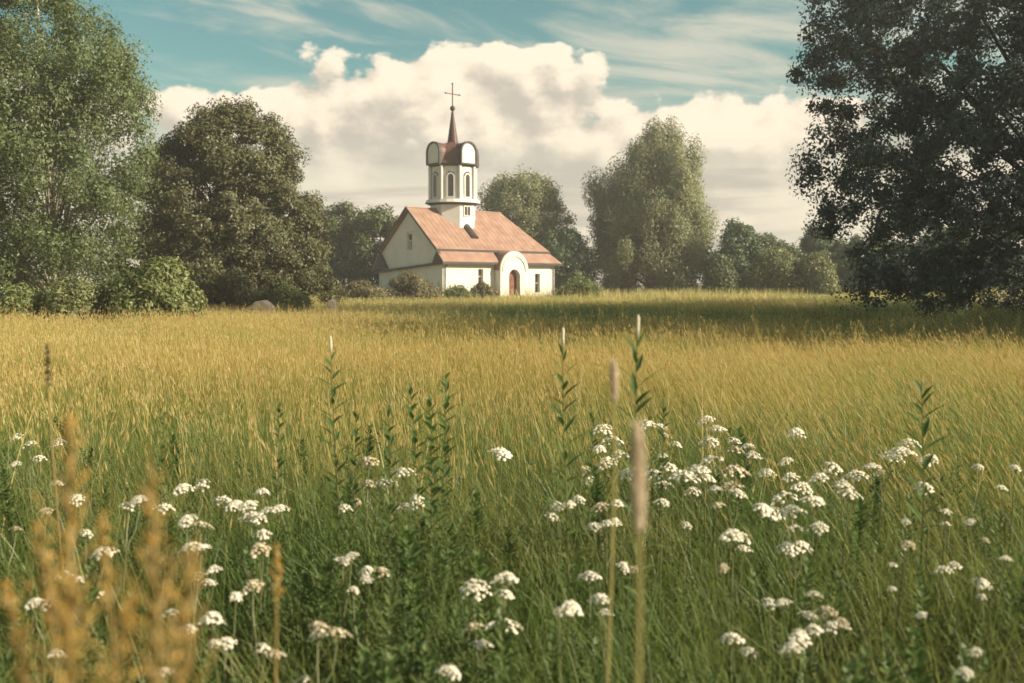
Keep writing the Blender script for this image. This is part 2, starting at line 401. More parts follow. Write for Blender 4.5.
def make_tree(name, label, cat, rows, Y, basepx, leaves, clumps, csize, lsize, lm, bark, group=None, trunk_r=.25, droop=None, vstretch=.7,
              jitter=.12, hollow=.45, aspect=.5, limbs=14, depth=1.0, up=.0, trunk_top=.8, extra_trunks=0, spray=.12):
    bx = px2x(basepx, Y); bz = gzf(bx, Y)
    root = empty(name, (bx, Y, bz)); tag(root, label, cat, group)
    cen = crown_pts(rows, Y, clumps, jitter, hollow, depth, spray)
    cen[:, 2] = np.maximum(cen[:, 2], bz+.15)
    # trunk and limbs
    top = px2z(min(r[0] for r in rows), Y); H = (top-bz)*trunk_top
    m = MB(); o = Vector((bx, Y, bz))
    tops = cen[cen[:, 2] > bz+.6*(top-bz)]; tx, ty = (tops[:, 0].mean(), tops[:, 1].mean()) if len(tops) else (bx, Y)
    def trunk_at(t):
        return Vector((bx+(tx-bx)*t**1.3+.12*math.sin(t*5), Y+(ty-Y)*t**1.3+.1*math.cos(t*4)-.1, bz-.15+t*H))
    tp = [trunk_at(i/9) for i in range(10)]
    m.tube(tp, [trunk_r*(1.35 if i == 0 else 1)*(1-.85*i/9) for i in range(10)], 9)
    for k in range(extra_trunks):
        sx_ = (k+1)*.55*(-1)**k; e2 = trunk_at(.8)+Vector((sx_*3., .3, 0)); s2 = trunk_at(.0)+Vector((sx_*.4, 0, 0))
        m.tube([s2.lerp(e2, i/7)+Vector((.12*math.sin(i*1.3+k), 0, 0)) for i in range(8)], [trunk_r*.7*(1-.85*i/7) for i in range(8)], 8)
    idx = rng.permutation(len(cen))
    for k in range(min(limbs*6, len(cen))):
        c = Vector(cen[idx[k]]); hz = c.z-bz; main = k < limbs
        t = min(.92, max(.06, (hz/H)*random.uniform(.45, .8))); s = trunk_at(t)
        e = s.lerp(c, .95); midp = s.lerp(e, .5)+Vector((0, 0, (.12 if droop is None else .28)*(e-s).length))
        r0 = trunk_r*(1-.8*t)*(.5 if main else .22)
        e = s.lerp(c, .8); m.tube([s, s.lerp(midp, .55)+Vector((0,0,.03)), midp, midp.lerp(e, .5)+Vector((0,0,.02)), e], [r0, r0*.8, r0*.6, r0*.4, r0*.12], 5, cap=False)
    m.xform(Matrix.Translation(-o))
    m.build('trunk', bark, root, smooth=True)
    # leaves
    wgt = rng.uniform(.6, 1.4, len(cen)); wgt /= wgt.sum()
    ci_ = rng.choice(len(cen), leaves, p=wgt); cs = rng.uniform(.6, 1.35, len(cen))*csize
    g = rng.normal(size=(leaves, 3)); g /= np.linalg.norm(g, axis=1)[:, None]; rr = rng.random(leaves)**.55
    offv = g*rr[:, None]*cs[ci_][:, None]; offv[:, 2] *= vstretch
    if droop is not None: offv[:, 2] -= np.abs(rng.normal(0, .5, leaves))*csize*.5
    P = cen[ci_]+offv; P[:, 2] = np.maximum(P[:, 2], bz+.05)
    cc = np.array([cen[:, 0].mean(), cen[:, 1].mean(), bz+.45*(top-bz)]); ou = P-cc; ou /= np.linalg.norm(ou, axis=1)[:, None]+1e-6
    V_, Q = leaf_quads(P-np.array(o), rng.uniform(.65, 1.3, leaves)*lsize, up+.1, droop, aspect, out=g*.75+ou*.55)
    np_mesh('crown', V_, Q, lm, parent=root)
    return root
bark_d = mat('dark_bark', (.05, .042, .034), (.11, .095, .075), .95, 6, .6, 20)
bark_k = mat('black_bark', (.03, .028, .026), (.055, .05, .046), .95, 6, .6, 20)
bark_p = mat('pale_bark', (.22, .20, .16), (.42, .40, .34), .9, 5, .4, 18)
lm_birch = leafmat('birch_leaves', [(.10, .15, .052), (.14, .185, .070), (.19, .225, .10)], .45)
lm_brown = leafmat('maple_leaves', [(.070, .080, .034), (.105, .112, .048), (.16, .155, .072)], .25)
lm_big = leafmat('oak_leaves', [(.042, .070, .060), (.060, .094, .078), (.088, .124, .100)], .35)
lm_willow = leafmat('willow_leaves', [(.19, .22, .10), (.25, .27, .13), (.33, .33, .18)], .45)
lm_mid = leafmat('grove_leaves', [(.075, .10, .042), (.105, .135, .056), (.14, .165, .075)], .3)
lm_deep = leafmat('deep_leaves', [(.07, .115, .052), (.10, .15, .068), (.135, .18, .088)], .25)
lm_lt = leafmat('light_leaves', [(.15, .18, .065), (.19, .215, .085), (.24, .25, .12)], .4)
lm_bush = leafmat('bush_leaves', [(.12, .16, .048), (.165, .20, .065), (.22, .235, .095)], .35)
lm_dry = leafmat('dry_bush_leaves', [(.13, .12, .055), (.175, .155, .072), (.22, .19, .10)], .3)

make_tree('birch_tree', 'tall airy pale green birch at the edge of the field above the low bushes', 'tree',
          [(-25, 20, 60), (5, -20, 88), (40, -40, 126), (75, -48, 160), (110, -48, 162), (150, -52, 158), (200, -58, 142), (250, -58, 116), (300, -50, 104)],
          41, 52, 125000, 560, .74, .155, lm_birch, bark_p, trunk_r=.26, extra_trunks=2, spray=.25, droop=.8, vstretch=1.1, jitter=.16, hollow=.2, aspect=.45, limbs=22, depth=.9, trunk_top=.92)
make_tree('maple_tree', 'broad dark brown-green maple with a domed crown between birch and church', 'tree',
          [(112, 222, 254), (122, 200, 274), (145, 176, 288), (172, 156, 300), (205, 142, 312), (240, 132, 326), (275, 130, 332), (303, 142, 326)],
          53, 228, 230000, 700, .70, .17, lm_brown, bark_k, trunk_r=.38, jitter=.12, hollow=.42, vstretch=.75, limbs=20, spray=.2)
make_tree('oak_tree', 'huge dark oak hanging over the meadow, its boughs reaching in from the frame edge', 'tree',
          [(-130, 900, 1060), (-80, 850, 1140), (-30, 818, 1200), (10, 812, 1210), (45, 796, 1225), (80, 806, 1230), (115, 826, 1235), (140, 815, 1235), (165, 790, 1235), (185, 780, 1235), (200, 798, 1230), (235, 846, 1230), (265, 862, 1230), (285, 868, 1230), (308, 876, 1230)],
          38, 1075, 225000, 1300, .62, .165, lm_big, bark_k, trunk_r=.34, jitter=.05, hollow=.25, vstretch=.8, limbs=14, aspect=.55, spray=.3, droop=.5)
make_tree('willow_tree', 'tall silvery willow standing alone in the middle distance behind the field', 'tree',
          [(133, 650, 668), (146, 640, 684), (165, 626, 692), (185, 606, 698), (205, 600, 700), (235, 602, 698), (265, 604, 700), (290, 606, 696)],
          124, 650, 170000, 300, 1.5, .36, lm_willow, bark_d, trunk_r=.5, droop=1.6, vstretch=1.7, jitter=.26, hollow=.5, aspect=.4, limbs=16)
make_tree('lime_tree', 'round-topped pale lime tree rising behind the church roof', 'tree',
          [(178, 505, 535), (190, 488, 555), (210, 480, 562), (235, 482, 566), (260, 486, 570), (288, 492, 572)],
          128, 528, 60000, 260, 1.4, .36, lm_willow, bark_d, trunk_r=.45, droop=.7, vstretch=1.1, hollow=.5)
bgt = [
 ('grove_tree', 'rounded green tree next to the maple, behind its skirt of boughs', [(207, 335, 350), (220, 322, 366), (250, 316, 372), (288, 318, 372)], 112, 343, lm_mid),
 ('grove_tree', 'rounded green tree whose crown meets the church gable', [(211, 372, 388), (222, 360, 404), (250, 354, 412), (288, 354, 414)], 108, 382, lm_mid),
 ('grove_tree', 'dark low tree under the lime, past the far end of the church', [(228, 556, 570), (240, 545, 585), (262, 542, 592), (290, 545, 596)], 122, 568, lm_deep),
 ('grove_tree', 'slim dark tree with a pointed crown just beside the silvery willow', [(226, 733, 741), (238, 722, 752), (258, 714, 762), (290, 710, 764)], 118, 737, lm_deep),
 ('grove_tree', 'wide grey-green tree in the middle of the far grove', [(238, 752, 770), (250, 742, 790), (270, 738, 800), (291, 742, 800)], 124, 768, lm_mid),
 ('grove_tree', 'dark tall tree at the oak end of the far grove', [(226, 812, 822), (240, 802, 834), (262, 796, 850), (291, 800, 850)], 126, 820, lm_deep),
 ('grove_tree', 'dim green tree seen beneath the oak boughs', [(236, 860, 880), (250, 845, 905), (275, 842, 920), (292, 846, 915)], 120, 880, lm_deep),
 ('grove_tree', 'dim tree nearly hidden by the oak trunk', [(230, 930, 960), (250, 915, 985), (275, 905, 1000), (293, 910, 1000)], 116, 950, lm_deep),
 ('grove_tree', 'farthest dim tree showing between the oak boughs and the frame edge', [(225, 1000, 1040), (250, 985, 1070), (275, 980, 1080), (293, 985, 1080)], 112, 1025, lm_deep),
 ('young_tree', 'small bright young tree with a cone crown before the dark grove', [(258, 812, 819), (270, 806, 826), (285, 803, 831), (294, 806, 829)], 110, 817, lm_lt),
 ('young_tree', 'rounded pale sallow leaning out in front of the far grove', [(252, 768, 778), (264, 760, 792), (280, 756, 800), (294, 758, 798)], 112, 777, lm_lt),
 ('young_tree', 'little pale sapling at the foot of the silvery willow', [(262, 714, 720), (274, 710, 728), (292, 710, 728)], 108, 718, lm_mid),
]
for (nm, lb, rows, Y, bp, lm) in bgt:
    make_tree(nm, lb, 'tree', rows, Y, bp, 24000, 150, 1.05, .36, lm, bark_d, group='trees of the far grove', trunk_r=.22, hollow=.5, jitter=.2, spray=.25, vstretch=.8, limbs=8)
bushes = [
 ('bush', 'large leafy green bush at the foot of the maple', [(264, 160, 170), (275, 138, 182), (290, 116, 190), (316, 108, 196)], 27.5, 155, 34000, .36, .12, lm_bush),
 ('bush', 'dark green bush joined to the large one on its birch side', [(284, 105, 120), (294, 92, 138), (317, 88, 142)], 28.5, 115, 14000, .27, .11, lm_mid),
 ('bush', 'yellowish scrubby bush under the birch trunk', [(284, 66, 82), (294, 50, 96), (319, 42, 104)], 27, 72, 18000, .28, .10, lm_lt),
 ('bush', 'low grey-green bush cut by the frame edge under the birch', [(292, 10, 24), (300, -10, 44), (321, -20, 52)], 27, 16, 16000, .28, .10, lm_bush),
 ('bush', 'small round green bush between the two pale stones', [(289, 284, 294), (296, 276, 304), (310, 272, 308)], 46, 290, 14000, .3, .12, lm_bush),
 ('bush', 'brownish bush standing just past the smaller pale stone', [(284, 352, 370), (292, 340, 386), (304, 336, 392)], 76, 363, 16000, .5, .18, lm_dry),
 ('bush', 'tall dry bush covering the lower gable wall of the church', [(276, 402, 418), (284, 390, 432), (302, 384, 440)], 80, 411, 18000, .5, .18, lm_dry),
 ('bush', 'low olive shrub before the church corner', [(288, 452, 462), (294, 444, 474), (301, 440, 482)], 84, 458, 5000, .36, .17, lm_bush),
 ('bush', 'small ragged shrub under the narrow church window', [(285, 478, 486), (293, 470, 496), (300, 466, 500)], 86, 482, 5000, .36, .17, lm_dry),
 ('bush', 'pale green bush just beyond the far end of the church', [(279, 572, 584), (287, 560, 600), (299, 552, 612)], 92, 580, 7000, .5, .19, lm_bush),
]
for (nm, lb, rows, Y, bp, nl, cs, ls, lm) in bushes:
    make_tree(nm, lb, 'bush', rows, Y, bp, nl, 130, cs, ls, lm, bark_d, group='bushes along the field edge', trunk_r=.05, hollow=.3, jitter=.2, vstretch=.9, limbs=8, trunk_top=.5)

for (nm, lb, X, Y, hh) in (('shade_tree', 'tree beside the meadow, outside the frame and nearer than the oak', 15.6, 19., 10.), ('shade_tree', 'tree outside the frame, between the nearest one and the oak', 20.0, 26.5, 11.5),
                           ('shade_tree', 'tree outside the frame, just past the oak', 29., 47, 14.), ('shade_tree', 'farthest tree outside the frame, past the oak', 34., 57, 14.)):
    px = 512+X/Y*F; t0 = HOR-(hh-CAMZ)/Y*F; w = 4.3/Y*F; b0 = HOR+1.2/Y*F
    make_tree(nm, lb, 'tree', [(t0, px-w*.45, px+w*.4), (t0+.25*(b0-t0), px-w*.9, px+w*.9), (t0+.6*(b0-t0), px-w, px+w), (b0, px-w*.8, px+w*.8)], Y, px, 60000, 260, .85, .26, lm_big, bark_d, group='trees beyond the frame', trunk_r=.35, hollow=.2, depth=1.1)
make_tree('added_shade_shrub', 'unseen loose shrub added outside the frame to dapple the nearest flowers with shade', 'bush',
          [(HOR-.9/2.4*F, 2700, 2900), (HOR-.3/2.4*F, 2400, 3150), (HOR+.6/2.4*F, 2350, 3200), (HOR+1.5/2.4*F, 2500, 3050)], 2.4, 2790, 5000, 60, .26, .09, lm_mid, bark_d, trunk_r=.03, hollow=.2, limbs=8, droop=.2)  # unseen shrub, added only to throw shade on the near corner
# two pale stones at the edge of the field
stone_m = mat('pale_stone', (.62, .46, .37), (.72, .58, .49), .9, 3, .5, 12)
def stone(name, label, px, Y, w, h, d, cap):
    r = empty(name, (px2x(px, Y), Y, gzf(px2x(px, Y), Y)), R(random.uniform(-14, 14))); tag(r, label, 'stone')
    m = MB(); m.box(-w/2, w/2, -d/2, d/2, -.05, h*.55)
    m.build('base', stone_m, r, bevel=.04)
    m = MB()
    if cap: m.prism([(-w*.5, h*.57), (w*.5, h*.57), (w*.46, h*.75), (w*.1, h), (-w*.3, h*.93), (-w*.47, h*.72)], 1, -d*.52, d*.5)
    else: m.prism([(-w*.42, h*.56), (w*.42, h*.56), (w*.40, h*.9), (w*.1, h), (-w*.35, h*.94)], 1, -d*.45, d*.45)
    m.build('cap_stone', stone_m, r, bevel=.05)
stone('stone_block', 'pinkish stone block with a rounded cap, in shade below the maple', 263, 42, .85, .92, .6, True)
stone('stone_post', 'short squarish pale stone beside the brownish bush', 332, 46, .48, .9, .45, False)

# ------------------------------------------------------------------ church
TH = R(43); CH = (-6.4, 92.0)
L_, W_ = 14.7, 10.0
white = mat('limewash', (.62, .60, .55), (.54, .52, .465), .9, .9, .25, 9., thr=(.45, .75))
whiteg = mat('tower_limewash', (.63, .61, .57), (.56, .54, .50), .9, 1.4, .15, 9., thr=(.45, .75))
maroon = mat('maroon_sheet', (.05, .022, .02), (.075, .032, .03), .5, 3)
red = mat('red_roof_sheet', (.25, .145, .105), (.33, .215, .165), .6, 1.1, .2, 5., spec=.25)
redd = mat('dark_red_sheet', (.10, .048, .04), (.15, .078, .062), .5, 1.5, .1, 5.)
dark = mat('dark_trim', (.035, .032, .032), (.06, .052, .05), .6, 3)
glass = mat('window_glass', (.03, .032, .035), (.05, .05, .052), .15, 2, spec=.5)
wood = mat('brown_door', (.14, .055, .035), (.20, .085, .05), .6, 2.5, .2, 14)
framem = mat('window_frame', (.55, .50, .43), (.65, .6, .52), .7, 3)
gilt = mat('dark_metal', (.07, .05, .04), (.12, .085, .06), .4, 5, metallic=.6)
def stain(m, z0, z1, col):
    n, l = m.node_tree.nodes, m.node_tree.links; b = n['Principled BSDF']; src = b.inputs['Base Color'].links[0].from_socket
    tc = n.new('ShaderNodeTexCoord'); sp = n.new('ShaderNodeSeparateXYZ'); l.new(tc.outputs['Object'], sp.inputs[0])
    mp = n.new('ShaderNodeMapping'); mp.inputs['Scale'].default_value = (1, 1, .22); l.new(tc.outputs['Object'], mp.inputs[0])
    ns = n.new('ShaderNodeTexNoise'); ns.inputs['Scale'].default_value = 2.4; ns.inputs['Detail'].default_value = 7; l.new(mp.outputs[0], ns.inputs['Vector'])
    r1 = n.new('ShaderNodeMapRange'); r1.inputs[1].default_value = z1; r1.inputs[2].default_value = z0; r1.inputs[3].default_value = -.22; r1.inputs[4].default_value = .25; l.new(sp.outputs[2], r1.inputs[0])
    ad = n.new('ShaderNodeMath'); l.new(ns.outputs['Fac'], ad.inputs[0]); l.new(r1.outputs[0], ad.inputs[1])
    r2 = n.new('ShaderNodeMapRange'); r2.inputs[1].default_value = .46; r2.inputs[2].default_value = .74; r2.inputs[4].default_value = .75; l.new(ad.outputs[0], r2.inputs[0])
    mx = n.new('ShaderNodeMix'); mx.data_type = 'RGBA'; l.new(r2.outputs[0], mx.inputs['Factor']); l.new(src, mx.inputs['A']); mx.inputs['B'].default_value = (*col, 1); l.new(mx.outputs['Result'], b.inputs['Base Color'])
stain(white, .2, 2.4, (.33, .29, .21)); stain(whiteg, 5., 7., (.36, .32, .25)); stain(red, 2., 3.2, (.20, .12, .09))
church = empty('church', (CH[0], CH[1], gzf(*CH)), TH)
tag(church, 'small white church with red roof and octagonal belfry behind the meadow', 'church')

def arch(w, z0, zs, n=10, cx=0.):
    """outline: rectangle with a semicircular head, counter-clockwise from bottom left"""
    r = w/2
    return [(cx-r, z0), (cx+r, z0)]+[(cx+r*math.cos(math.pi*i/n), zs+r*math.sin(math.pi*i/n)) for i in range(n+1)]
# walls: pieces round the openings of the front, the other sides plain
wins = [(4.35, 5.0, 1.45, 2.85), (11.9, 12.6, .55, 2.45)]
door = (7.55, 9.05)
m = MB(); t = .5
def seg(x0, x1, z0, z1): m.box(x0, x1, 0, t, z0, z1)
Zw = 3.4
xs = [0, 4.35, 5.0, 7.4, 9.2, 12.15, 12.85, L_]
seg(0, 4.35, -.2, Zw); seg(5.0, 7.4, -.2, Zw); seg(9.2, 11.9, -.2, Zw); seg(12.6, L_, -.2, Zw)
for (a, b, z0, z1) in wins: seg(a, b, -.2, z0); seg(a, b, z1, Zw)
seg(7.4, 9.2, 3.0, Zw)
m.box(L_-t, L_, t, W_-t, -.2, Zw); m.box(0, L_, W_-t, W_, -.2, 2.6)
# near gable: one tall wall with a window opening (y from t to W)
gy0, gy1, gz0, gz1 = W_/2-.42, W_/2+.42, 4.7, 6.3
# lower storey
m.box(0, t, t, W_-t, -.2, 2.45)
gp = [(t, 2.45), (W_-t, 2.45), (W_-.35, 4.45), (W_/2, 8.35), (.35, 4.45)]
# split the pentagon round the window
m.prism([(t, 2.45), (gy0, 2.45), (gy0, gz1), (gy0, 8.35-(W_/2-gy0)*.84), (.45, 4.45)], 0, 0, t)
m.prism([(gy1, 2.45), (W_-t, 2.45), (W_-.45, 4.45), (gy1, 8.35-(gy1-W_/2)*.84)], 0, 0, t)
m.prism([(gy0, 2.45), (gy1, 2.45), (gy1, gz0), (gy0, gz0)], 0, 0, t)
m.prism([(gy0, gz1), (gy1, gz1), (gy1, 8.35-.42*.84), (W_/2, 8.35), (gy0, 8.35-.42*.84)], 0, 0, t)
m.build('wall', white, church)
# plinth
m = MB(); m.box(-.08, L_+.08, -.08, 0, -.2, .35); m.box(-.08, 0, 0, W_, -.2, .35); m.build('plinth', framem, church)
# roofs
def slab(m, quad, th, mi=0):
    q = [Vector(p) for p in quad]; nrm = (q[1]-q[0]).cross(q[2]-q[0]).normalized()
    if nrm.z < 0: nrm = -nrm
    n = len(q); vs = [p+nrm*th for p in q]+[p for p in q]
    m.add(vs, [tuple(range(n)), tuple(range(n, 2*n))[::-1]]+[(i, n+i, n+(i+1)%n, (i+1)%n) for i in range(n)], mi)
m = MB(); RX, rz_, fz, fy = 11.8, 8.6, 4.6, .45
x0 = -.4
slab(m, [(x0, fy, fz), (L_-.35, fy, fz), (RX, W_/2, rz_), (x0, W_/2, rz_)], .12)
slab(m, [(x0, W_-fy, fz), (L_-.35, W_-fy, fz), (RX, W_/2, rz_), (x0, W_/2, rz_)], .12)
slab(m, [(L_-.35, fy, fz), (L_-.35, W_-fy, fz), (RX, W_/2, rz_)], .12)
rf = m.build('roof', red, church)
m = MB()   # standing seams
for i in range(1, 24):
    x = x0+i*.56
    if x > L_-.6: break
    top = 1.0 if x < RX else max(0., (L_-.35-x)/(L_-.35-RX))
    a = Vector((x, fy, fz+.16)); b = Vector((x, fy+(W_/2-fy)*top, fz+(rz_-fz)*top+.16))
    m.tube([a, b], .017, 4)
m.tube([(x0, W_/2, rz_+.14), (RX, W_/2, rz_+.14)], .09, 6)
m.build('seam', red, rf)
m = MB()   # lower skirt
e = .5
slab(m, [(-.35, -e, 3.42), (6.6, -e, 3.42), (6.6, .42, 4.4), (-.35, .42, 4.4)], .10)
slab(m, [(10.0, -e, 3.42), (L_+e, -e, 3.42), (L_-.35, .42, 4.4), (10.0, .42, 4.4)], .10)
slab(m, [(L_+e, -e, 3.42), (L_+e, W_+e, 3.42), (L_-.35, W_-.42, 4.4), (L_-.35, .42, 4.4)], .10)
slab(m, [(-.35, W_+.7, 2.6), (L_+e, W_+e, 3.1), (L_-.35, W_-.42, 4.4), (-.35, W_-.42, 4.4)], .10)
m.build('skirt_roof', red, church)
m = MB()   # dark fascias, verge boards and the slanting moulding across the gable
m.box(-.42, 6.55, -e-.07, -e-.005, 3.27, 3.5); m.box(10.1, L_+e+.06, -e-.07, -e-.005, 3.27, 3.5)
m.box(x0-.05, L_-.3, fy-.12, fy-.02, 4.46, 4.66)
for s in (0, 1):
    y0_ = fy-.1 if s == 0 else W_-fy+.1
    m.prism([(y0_, fz-.12), (W_/2, rz_-.02), (W_/2, rz_+.2), (y0_, fz+.12)], 0, x0-.07, x0-.005)
m.prism([(-.45, 3.28), (W_+.7, 2.46), (W_+.7, 2.66), (-.45, 3.5)], 0, -.36, -.03)
m.prism([(.42, 4.62), (-.42, 3.52), (1.15, 3.42)], 0, -.33, -.05)
m.prism([(W_-.42, 4.62), (W_+.68, 2.72), (W_-1.7, 2.92)], 0, -.33, -.05)
m.build('fascia', dark, church)
for (x, k) in ((.22, 'near'), (L_-.25, 'far')):
    m = MB(); m.tube([(x, -e+.02, 3.25), (x, -.12, 2.95), (x, -.12, .2), (x, -.3, .05)], .055, 8); m.build('downpipe', dark, church, smooth=True)
# roof hatch
m = MB(); sl_ = (rz_-fz)/(W_/2-fy)
k0 = len(m.v)
hw = [(-.42, 0), (.42, 0), (.40, .16), (.22, .30), (0, .34), (-.22, .30), (-.40, .16)]
m.prism(hw, 1, -1.25, 1.25)
M_ = Matrix.Translation((5.4, 2.6, fz+(2.6-fy)*sl_+.12)) @ Matrix.Rotation(math.atan(sl_), 4, 'X')
m.xform(M_); m.build('roof_hatch', dark, church)
# windows of the front
for (a, b, z0, z1) in wins:
    m = MB(); m.box(a-.03, b+.03, .30, .36, z0-.03, z1+.03); w = m.build('window', glass, church)
    m = MB(); cx = (a+b)/2
    m.box(a, a+.07, .2, .29, z0, z1); m.box(b-.07, b, .2, .29, z0, z1); m.box(a+.07, b-.07, .2, .29, z1-.07, z1); m.box(a+.07, b-.07, .2, .29, (z0+z1)/2-.03, (z0+z1)/2+.03)
    m.build('window_frame', framem, w)
    m = MB(); m.box(a-.1, b+.1, -.08, .2, z0-.1, z0-.003); m.build('sill', framem, w)
# gable window
m = MB(); m.box(.3, .36, gy0-.03, gy1+.03, gz0-.03, gz1+.03); w = m.build('window', glass, church)
m = MB()
for (a, b, c, d) in ((gy0, gy0+.12, gz0, gz1), (gy1-.12, gy1, gz0, gz1), (gy0+.12, gy1-.12, gz1-.12, gz1), (gy0+.12, gy1-.12, 5.55, 5.63), (W_/2-.04, W_/2+.04, gz0, 5.55)): m.box(.08, .28, a, b, c, d)
m.build('window_frame', framem, w)
m = MB(); m.box(-.1, .1, gy0-.15, gy1+.15, gz1+.002, gz1+.16); m.build('lintel', framem, w)
# portal: an arched white porch with a barrel roof
pc, pw, ps = 8.3, 3.7, 2.75
outer = arch(pw, -.2, ps, 14, pc); inner = arch(1.5, -.2, 2.1, 14, pc)
m = MB(); m.ring(outer, inner, 1, -.85, -.02)
por = m.build('portal', white, church)
m = MB(); m.ring(arch(pw+.16, 2.9, ps, 14, pc), arch(pw-.06, 2.9, ps, 14, pc), 1, -.80, 1.6)
m.build('portal_roof', red, por)
m = MB(); o2 = [(pc+(pw/2-.22)*math.cos(math.pi*i/16), ps-.1+(pw/2-.22)*math.sin(math.pi*i/16)) for i in range(17)]
i2 = [(pc+(pw/2-.42)*math.cos(math.pi*i/16), ps-.1+(pw/2-.42)*math.sin(math.pi*i/16)) for i in range(17)]
for i in range(16): m.prism([o2[i], o2[i+1], i2[i+1], i2[i]], 1, -.93, -.853)
m.build('archivolt', framem, por)
m = MB(); m.box(pc-.85, pc+.85, -1.6, -.85, -.2, .16); m.build('doorstep', stone_m, church)
m = MB(); m.prism(arch(1.48, .0, 2.1, 14, pc), 1, -.32, -.22)
d = m.build('door', wood, church)
m = MB(); 
for a in (-.70, -.02): m.box(pc+a, pc+a+.04, -.345, -.322, .05, 2.1)
for z in (.3, 1.2, 2.08): m.box(pc-.7, pc+.7, -.35, -.322, z, z+.08)
m.build('door_panelling', wood, d)
m = MB(); m.tube([(pc+.1, -.42, 1.05), (pc+.1, -.42, 1.3)], .02, 6); m.build('door_handle', gilt, d)
# tower
tx, ty = 5.4, W_/2
tower = empty('tower', (tx, ty, 0)); tower.parent = church
m = MB(); m.octa(0, 0, 6.4, 9.12, 2.14, 2.14); m.octa(0, 0, 9.62, 12.95, 2.2, 2.16, 16)
for i in range(8):   # corner pilasters
    a = 2*math.pi*(i+.5)/8; r = 2.18/math.cos(math.pi/8)-.02
    m.tube([(r*math.cos(a), r*math.sin(a), 9.62), (r*math.cos(a), r*math.sin(a), 12.9)], .16, 8)
m.build('belfry', whiteg, tower)
m = MB(); m.octa(0, 0, 9.12, 9.34, 2.15, 2.70, 24); m.build('cornice', dark, tower)
m = MB(); m.octa(0, 0, 9.342, 9.66, 2.74, 2.6, 24); m.build('ledge', whiteg, tower)
for i in range(8):   # arched belfry windows
    k = Matrix.Rotation(2*math.pi*i/8+math.pi/2, 4, 'Z')
    m = MB(); m.prism(arch(.52, 9.9, 11.8, 8), 1, -2.24, -2.10)
    k1 = len(m.v); m.prism([(.40*math.cos(2*math.pi*j/14), 11.95+.40*math.sin(2*math.pi*j/14)) for j in range(14)], 1, -2.26, -2.12)
    m.xform(k); w = m.build('window', glass, tower)
    m = MB(); m.ring(arch(.80, 9.8, 11.8, 8), arch(.54, 9.9, 11.8, 8), 1, -2.28, -2.12); m.xform(k); m.build('window_frame', whiteg, w)
m = MB(); m.box(-.36, .36, -2.19, -2.09, 8.1, 8.95); w = m.build('window', glass, tower)
m = MB(); m.ring([(-.46, 8.0), (.46, 8.0), (.46, 9.05), (-.46, 9.05)], [(-.35, 8.11), (.35, 8.11), (.35, 8.94), (-.35, 8.94)], 1, -2.23, -2.15); m.box(-.03, .03, -2.225, -2.195, 8.112, 8.94)
m.build('window_frame', framem, w)
m = MB(); m.octa(0, 0, 12.850, 13.120, 2.25, 2.42); m.build('cornice', dark, tower)
m = MB(); m.octa(0, 0, 13.122, 14.750, 2.26, 1.75); m.octa(0, 0, 14.752, 15.350, 1.75, .5); m.build('cap_roof', redd, tower)
gw, gs = 1.75, 14.200
for i in range(4):   # rounded gables with dark edges and barrel roofs
    k = Matrix.Rotation(math.pi/2*i, 4, 'Z')
    m = MB(); m.prism(arch(gw, 13.130, gs, 16), 1, -2.42, -2.22); m.xform(k); g = m.build('rounded_gable', whiteg, tower)
    m = MB(); m.ring(arch(gw+.34, 13.000, gs, 16), arch(gw+.01, 13.140, gs, 16), 1, -2.54, -2.2); m.xform(k); m.build('gable_edge', dark, g)
    m = MB(); m.ring(arch(gw+.2, 13.200, gs, 16), arch(gw+.02, 13.300, gs, 16), 1, -2.19, -.3); m.xform(k); m.build('barrel_roof', redd, g)
sp = empty('spire', (0, 0, 0)); sp.parent = tower
sp_ = MB(); sp_.octa(0, 0, 15.300, 18.600, .52, .07, 12); sp_.octa(0, 0, 15.200, 15.310, .66, .60, 12)
bpy.data.objects.remove(sp); sp = sp_.build('spire', maroon, tower)
m = MB(); bmx = bmesh.new(); bmesh.ops.create_uvsphere(bmx, u_segments=16, v_segments=10, radius=.26, matrix=Matrix.Translation((0, 0, 18.700)))
m.v = [tuple(v.co) for v in bmx.verts]; m.f = [tuple(v.index for v in f.verts) for f in bmx.faces]; m.m = [0]*len(m.f); bmx.free()
m.build('ball', dark, tower, smooth=True)
m = MB(); m.box(-.04, .04, -.04, .04, 18.900, 21.050); m.box(-.85, -.041, -.035, .035, 20.05, 20.13); m.box(.041, .85, -.035, .035, 20.05, 20.13)
for (x, z) in ((-.88, 20.090), (.88, 20.090), (0, 21.100)): m.box(x-.07, x+.07, -.06, .06, z-.07, z+.07)
m.build('cross', dark, tower)

# ------------------------------------------------------------------ flowers and tall herbs of the meadow
y_floret = leafmat('yarrow_florets', [(.78, .72, .58), (.86, .80, .66), (.90, .86, .74)], .25)
y_old = leafmat('fading_florets', [(.42, .33, .20), (.60, .51, .36), (.74, .67, .52)], .25)
y_stem = leafmat('yarrow_stem', [(.10, .12, .05), (.14, .15, .06), (.18, .17, .08)], .1)
y_leaf = leafmat('yarrow_leaf', [(.06, .10, .035), (.085, .13, .045), (.12, .16, .06)], .35)
w_leaf = leafmat('willowherb_leaf', [(.062, .115, .03), (.098, .155, .042), (.155, .205, .06)], .4)
w_stem = leafmat('willowherb_stem', [(.09, .10, .035), (.13, .12, .045)], .1)
w_tip = leafmat('pale_tip', [(.62, .58, .46), (.72, .68, .55)], .3)
d_seed = leafmat('dock_seeds', [(.46, .25, .045), (.55, .33, .07), (.62, .42, .12)], .4)
d_stem = leafmat('dock_stem', [(.20, .15, .055), (.27, .20, .07)], .1)
